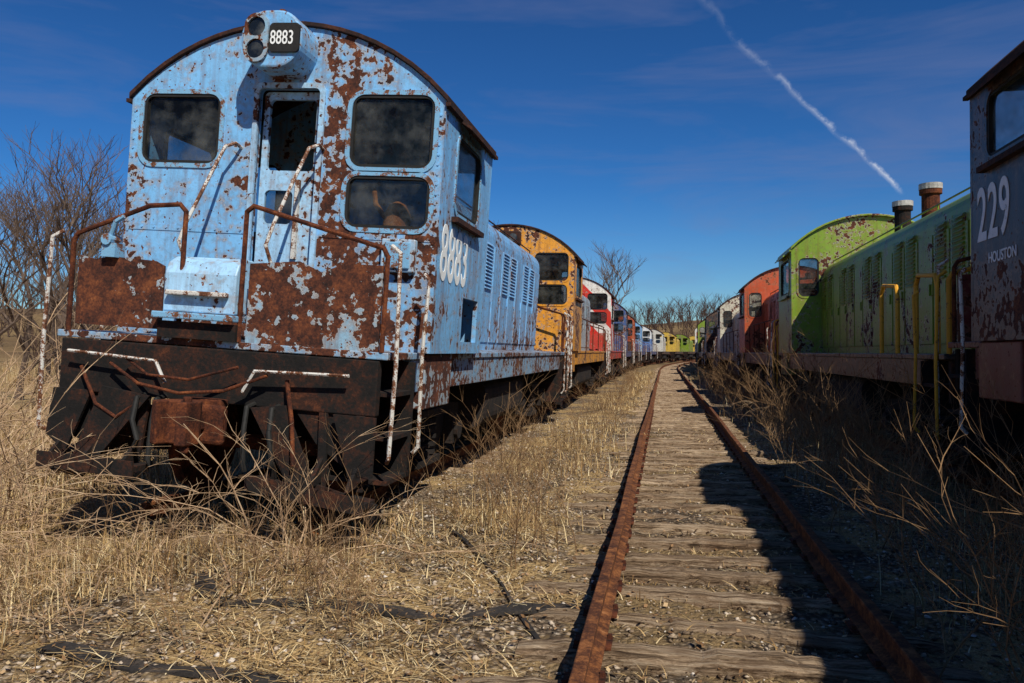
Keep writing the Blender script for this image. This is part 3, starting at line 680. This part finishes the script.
# ------------------------------------------------------------------ discarded belts
M_belt=rusty('weathered_black_belt',[(.3,(.012,.011,.01)),(.5,(.035,.03,.027)),(.62,(.1,.075,.055)),(.75,(.25,.18,.12))],5,.9,.4)
def belt(path,w,label):
    b=B(); vs=[];fs=[]; 
    P=[Vector((a[0],a[1],0)) for a in path]; Q=[]
    for i in range(len(P)-1):
        p0=P[max(i-1,0)];p1=P[i];p2=P[i+1];p3=P[min(i+2,len(P)-1)]
        for k in range(8):
            t=k/8; Q.append(.5*((2*p1)+(p2-p0)*t+(2*p0-5*p1+4*p2-p3)*t*t+(3*p1-p0-3*p2+p3)*t*t*t))
    Q.append(P[-1])
    for i,p in enumerate(Q):
        t=(Q[min(i+1,len(Q)-1)]-Q[max(i-1,0)]).normalized(); n=Vector((-t.y,t.x,0))
        z=float(gz(p.x,p.y))+.022+.012*math.sin(i*.6)
        wv=w*(1+.15*math.sin(i*1.7))
        for s,dz in ((-wv,0),(wv,.012*math.sin(i*.4)),(wv,.012*math.sin(i*.4)-.02),(-wv,-.02)): 
            q=p+n*s; vs.append((q.x,q.y,z+dz))
    for i in range(len(Q)-1):
        for k in range(4): fs.append((i*4+k,i*4+(k+1)%4,i*4+4+(k+1)%4,i*4+4+k))
    b.add(vs,fs); o=b.obj('discarded_rubber_belt',M_belt); o['label']=label; o['category']='scrap belt'; o['group']='scrap belts lying on the ground'
belt([(-3.3,5.3),(-2.85,4.75),(-2.2,4.62),(-1.5,4.6),(-1.0,4.78),(-.55,5.1)],.06,'dark curved strip of scrap belting lying on the gravel')
belt([(-3.25,3.75),(-2.6,3.62),(-1.9,3.6),(-1.6,3.4)],.055,'short dark strip of scrap belting half hidden in grass')
belt([(-1.9,7.0),(-1.3,5.9),(-.95,5.0),(-.6,4.2)],.012,'thin dark cable lying in the weeds')
# ------------------------------------------------------------------ twiggy plants
def twigs(seed,stems,h,arch,r0,spread,kids,mat,name,grand=1):
    r=random.Random(seed); b=B()
    def stem(p,d,L,rr,lvl,ar):
        n=7 if lvl==0 else 4; path=[p.copy()]; q=p.copy(); d=d.normalized()
        for i in range(n):
            d=(d+Vector((r.gauss(0,.17),r.gauss(0,.17),-ar/n*1.6+r.gauss(0,.09)))).normalized(); q=q+d*(L/n); 
            if q.z<.01: q.z=.01+r.random()*.02
            path.append(q.copy())
        b.tube(path,[rr*(1-.7*i/n) for i in range(n+1)],4 if lvl==0 else 3,cap=False)
        if lvl<=grand:
            for _ in range(kids if lvl==0 else max(1,kids//2)):
                i=r.randint(1,n-1); a=r.uniform(0,6.28)
                dd=(path[i]-path[i-1]).normalized()+Vector((math.cos(a),math.sin(a),r.uniform(.1,.9)))*.75
                stem(path[i],dd,L*r.uniform(.2,.45),rr*.55,lvl+1,ar*.5)
    for _ in range(stems):
        a=r.uniform(0,6.28); t=r.uniform(0,spread)
        stem(Vector((r.gauss(0,.12),r.gauss(0,.12),-.02)),Vector((math.cos(a)*t,math.sin(a)*t,1)),h*r.uniform(.6,1.1),r0*r.uniform(.7,1.2),0,arch*r.uniform(.2,1.3))
    return b.mesh(name,mat)
M_twig=rusty('dry_bramble_stem',[(.3,(.14,.075,.04)),(.5,(.4,.26,.15)),(.7,(.66,.51,.33))],3,.9,.0)
M_weed=rusty('dry_weed_stalk',[(.3,(.09,.05,.025)),(.5,(.2,.115,.055)),(.7,(.38,.24,.12))],3,.9,.0,4)
M_bark=rusty('bare_tree_bark',[(.3,(.05,.032,.024)),(.5,(.1,.068,.05)),(.7,(.18,.13,.095))],3,.95,.0)
bm=[twigs(i,8,1.9,1.5,.007,1.0,6,M_twig,'bramble_bush') for i in range(6)]
wm=[twigs(20+i,5,1.1,.3,.004,.35,7,M_weed,'dry_weed') for i in range(5)]
def put(me,name,x,y,s,rot,label,cat,grp,sz=1):
    o=bpy.data.objects.new(name,me); COL.objects.link(o); o.location=(x,y,float(gz(x,y))); o.scale=(s,s,s*sz); o.rotation_euler=(0,0,rot)
    o['label']=label;o['category']=cat;o['group']=grp; return o
r=random.Random(11)
br=[(-4.3,3.6,.85),(-5.2,4.6,1.0),(-4.9,5.4,.9),(-3.7,3.3,.6),(-6.3,5.6,1.2),(-6.6,7.5,1.4),(-7.4,6.3,1.5),(-7.6,9,1.5),(-5.7,3.9,1.0),(-6.9,4.7,1.1),(-4.6,4.7,.8),(-8.5,7.5,1.6),(-9.2,10,1.8),(-8,12,1.8),(-3.7,5.2,.75),(-2.8,5.3,.95),(-2.4,5.4,.7),(-5.6,5.9,1.0),(-10,14,1.9),(-7.2,14,1.6),(-6.0,4.2,.9),(-12,12,2.0),(-11,18,2),
 (-6.1,6.4,1.3),(-5.0,3.9,.9),(-2.7,5.6,1.0),(-3.4,4.1,.5),(-6.8,6.8,1.4),(-7.8,7.9,1.6),(-9,8.8,1.8),(-6.9,9,1.3),(-8.6,6.6,1.5),(-10.5,11,2),(-13,15,2.2),(-15,17,2.4),(-12.5,19,2.4),(-4.4,3.0,.7),(-7.2,5.4,1.2),(-6.3,8.2,1.3),(-7.0,7.2,1.3),(-8.0,5.8,1.3),(-5.3,5.1,1.1),(-4.7,3.4,.8),(-5.6,5.3,1.2),(-3.3,3.0,.4)]
for i,(x,y,s) in enumerate(br): put(bm[i%6],'bramble_bush',x,y,s,r.uniform(0,6.28),'tangled bare bramble stems arching over dead grass','bush','bramble bushes around the siding',.85)
for i,(x,y,s) in enumerate([(2.7,9.5,.6),(2.6,12,.7),(2.4,15,.7),(2.4,18,.7)]): put(bm[i%6],'bramble_bush',x,y,s,r.uniform(0,6.28),'bare brush growing against the shaded locomotives','bush','brush along the shaded row',1.0)
for i in range(175):
    z=r.random()
    if z<.6: x=r.uniform(1.7,2.75); y=3.4+32*r.random()**1.7; s=r.uniform(.8,1.7)
    elif z<.86: x=r.uniform(-1.95,-.85); y=5.2+40*r.random()**1.5; s=r.uniform(.5,1.3)
    else: x=r.uniform(-5.2,-1.5); y=r.uniform(3.8,6.0); s=r.uniform(.35,1.0)
    put(wm[i%5],'dry_weed',x,y,s,r.uniform(0,6.28),'thin dry weed stalk standing beside the track','weed','dry weeds along the tracks')
def tree(seed,H,depth=5,sides=5,spl=(2,4)):
    r=random.Random(seed); b=B(); tw=B()
    def br(p,d,L,rr,lv):
        n=4; path=[p.copy()]; q=p.copy()
        for i in range(n):
            d=(d+Vector((r.gauss(0,.1),r.gauss(0,.1),r.gauss(.05,.06)))).normalized(); q=q+d*L/n; path.append(q.copy())
        (b if lv<=1 else tw).tube(path,[rr*(1-.45*i/n) for i in range(n+1)],max(3,sides-lv),cap=False)
        if lv<depth:
            for i in range(r.randint(*spl)+(1 if lv==0 else 0)):
                k=r.choice([2,3,4,4]) if lv else r.choice([1,2,3,4]); a=r.uniform(0,6.28)
                dd=(d*1.0+Vector((math.cos(a),math.sin(a),r.uniform(0,.5)))*r.uniform(.5,.95)).normalized()
                br(path[k],dd,L*r.uniform(.55,.8),rr*.55,lv+1)
    br(Vector((0,0,-.1)),Vector((0,0,1)),H*.36,H*.014,0)
    return b,tw
tr=[tree(100+i,8,5,spl=(3,4)) for i in range(4)]
trm=[(a.mesh('trunk',M_bark),b.mesh('crown',M_bark)) for a,b in tr]
def puttree(k,x,y,s,label):
    E=bpy.data.objects.new('bare_tree',None); COL.objects.link(E); E.location=(x,y,float(gz(x,y))); E.scale=(s,s,s); E.rotation_euler=(0,0,x*1.7)
    E['label']=label;E['category']='tree';E['group']='leafless trees behind the sidings'
    for nm,me in zip(('trunk','crown'),trm[k]):
        o=bpy.data.objects.new(nm,me); COL.objects.link(o); o.parent=E
for i,(x,y,s) in enumerate([(-15.5,19,.95),(-18.5,22,1.1),(-22,24,1.2),(-16,26,1.2),(-25,30,1.4),(-13.5,17.5,.7),(-29,33,1.4),(-20,34,1.3),(-33,38,1.4),(-10.5,44,1.25),(-9.6,50,1.4),(-12.5,52,1.4),(-14,60,1.5),(-7.2,106,2.5),(-12,95,1.2),(-17,70,1.4),(-19,19.5,.85),(-24,40,1.4),(-13,24,.95),(-14.5,21,1.0)]):
    puttree(i%4,x,y,s,'leafless tree with fine grey-brown branches behind the siding')
lt=[tree(200+i,9,3,4,spl=(3,4)) for i in range(4)]
arr=[]
for a,b in lt:
    v=np.array(a.v+b.v); f=[f for f in a.f]+[tuple(i+len(a.v) for i in f) for f in b.f]; f=np.array([q for q in f if len(q)==4]); arr.append((v,f))
rw=np.random.default_rng(9); VV=[];FF=[];off=0
pts=[]
for i in range(800): pts.append((rw.uniform(-240,240),rw.uniform(200,380),rw.uniform(1.1,1.9)))
for i in range(260): pts.append((rw.uniform(-190,-50),rw.uniform(40,220),rw.uniform(.7,1.2)))
for x,yv,s in pts:
    v,f=arr[rw.integers(4)]; a=rw.uniform(0,6.28); c,sn=math.cos(a),math.sin(a)
    w=v*s
    q=np.stack([w[:,0]*c-w[:,1]*sn+x,w[:,0]*sn+w[:,1]*c+yv,w[:,2]+float(gz(x,yv))-.5],1)
    VV.append(q);FF.append(f+off);off+=len(v)
M_far=rusty('far_bare_wood',[(.3,(.05,.03,.022)),(.7,(.1,.06,.042))],.05,1,.0)
o=npmesh('distant_woodland',np.concatenate(VV),np.concatenate(FF),M_far); o['kind']='stuff'; o['label']='leafless brown woodland on the far hills'; o['category']='woodland'
# ------------------------------------------------------------------ light, sky, camera
tos=Vector((.58,-.8,1.0)).normalized()
sd=bpy.data.lights.new('sun','SUN'); sd.energy=5.0; sd.angle=rad(.5); sd.color=(1,.95,.84)
so=bpy.data.objects.new('sun',sd); COL.objects.link(so); so.rotation_euler=tos.to_track_quat('Z','Y').to_euler(); so.location=(10,-10,20)
w=bpy.data.worlds.new('World'); S.world=w; w.use_nodes=True; nt=w.node_tree; nt.nodes.clear(); g=G(nt)
out=nt.nodes.new('ShaderNodeOutputWorld'); bg=nt.nodes.new('ShaderNodeBackground'); g.link(bg.outputs[0],out.inputs[0])
sk=nt.nodes.new('ShaderNodeTexSky'); sk.sky_type='NISHITA'; sk.sun_disc=False; sk.sun_elevation=math.asin(tos.z); sk.sun_rotation=math.atan2(tos.x,tos.y)
sk.air_density=1.0; sk.dust_density=.2; sk.ozone_density=3.0; sk.altitude=300
tc=nt.nodes.new('ShaderNodeTexCoord'); vec=tc.outputs['Generated']
gm=nt.nodes.new('ShaderNodeGamma'); g.link(sk.outputs[0],gm.inputs[0]); gm.inputs[1].default_value=1.3
vz=g.xyz(vec)[2]
tint=g.mix(g.rng(vz,.0,.2),(.29,.39,.47),(.13,.32,.49))
base=g.mix(1.0,gm.outputs[0],tint,'MULTIPLY')
d1=Vector((.031,1.024,.44)).normalized(); d2=Vector((.2947,1.0744,.2025)).normalized(); nn=d1.cross(d2).normalized(); ee=(d2-d1).normalized()
def dot(v,c):
    n=nt.nodes.new('ShaderNodeVectorMath'); n.operation='DOT_PRODUCT'; g.link(v,n.inputs[0]); n.inputs[1].default_value=tuple(c); return n.outputs['Value']
n1=g.noise(vec,5,2,.5); n2=g.noise(vec,60,4,.65); n3=g.noise(vec,30,2,.6)
along=g.rng(dot(vec,ee),float(d1.dot(ee)),float(d2.dot(ee)))
dd=g.math('ADD',dot(vec,nn),g.math('ADD',g.math('MULTIPLY_ADD',n1,.05,-.025),g.math('MULTIPLY_ADD',n2,.009,-.0045)))
dd=g.math('ADD',dd,g.math('MULTIPLY_ADD',n3,.008,-.004))
wd=g.math('MULTIPLY_ADD',along,-.0022,.0062)
cm=g.math('SUBTRACT',1.0,g.math('DIVIDE',g.math('ABSOLUTE',dd),wd)); cm=g.math('POWER',g.math('MAXIMUM',cm,0.0),1.3)
fadeend=g.rng(dot(vec,ee),float(d2.dot(ee))-.004,float(d2.dot(ee))+.004,1,0)
st=g.math('MULTIPLY',g.math('MULTIPLY',cm,g.rng(along,0.15,.85,.08,.7)),g.math('MULTIPLY',fadeend,g.rng(n2,.4,.6,.15,1)))
mp=nt.nodes.new('ShaderNodeMapping'); g.link(vec,mp.inputs[0]); mp.inputs['Scale'].default_value=(1.2,1.2,7); mp.inputs['Rotation'].default_value=(0,.25,0)
cir=g.math('MULTIPLY',g.rng(g.noise(mp.outputs[0],2.2,5,.6,.5),.48,.78),.38)
base=g.mix(cir,base,(1.9,2.1,3.6))
base=g.mix(st,base,(6.5,7.0,8.0))
g.link(base,bg.inputs[0]); bg.inputs[1].default_value=.1
cd=bpy.data.cameras.new('camera'); cam=bpy.data.objects.new('camera',cd); COL.objects.link(cam); S.camera=cam
cd.lens=28.125; cd.sensor_width=36; cd.clip_end=6000; cam.location=(0,0,1.4); cam.rotation_euler=(rad(90.75),0,rad(10.8))
S.view_settings.view_transform='Standard'; S.view_settings.look='None'; S.view_settings.exposure=0
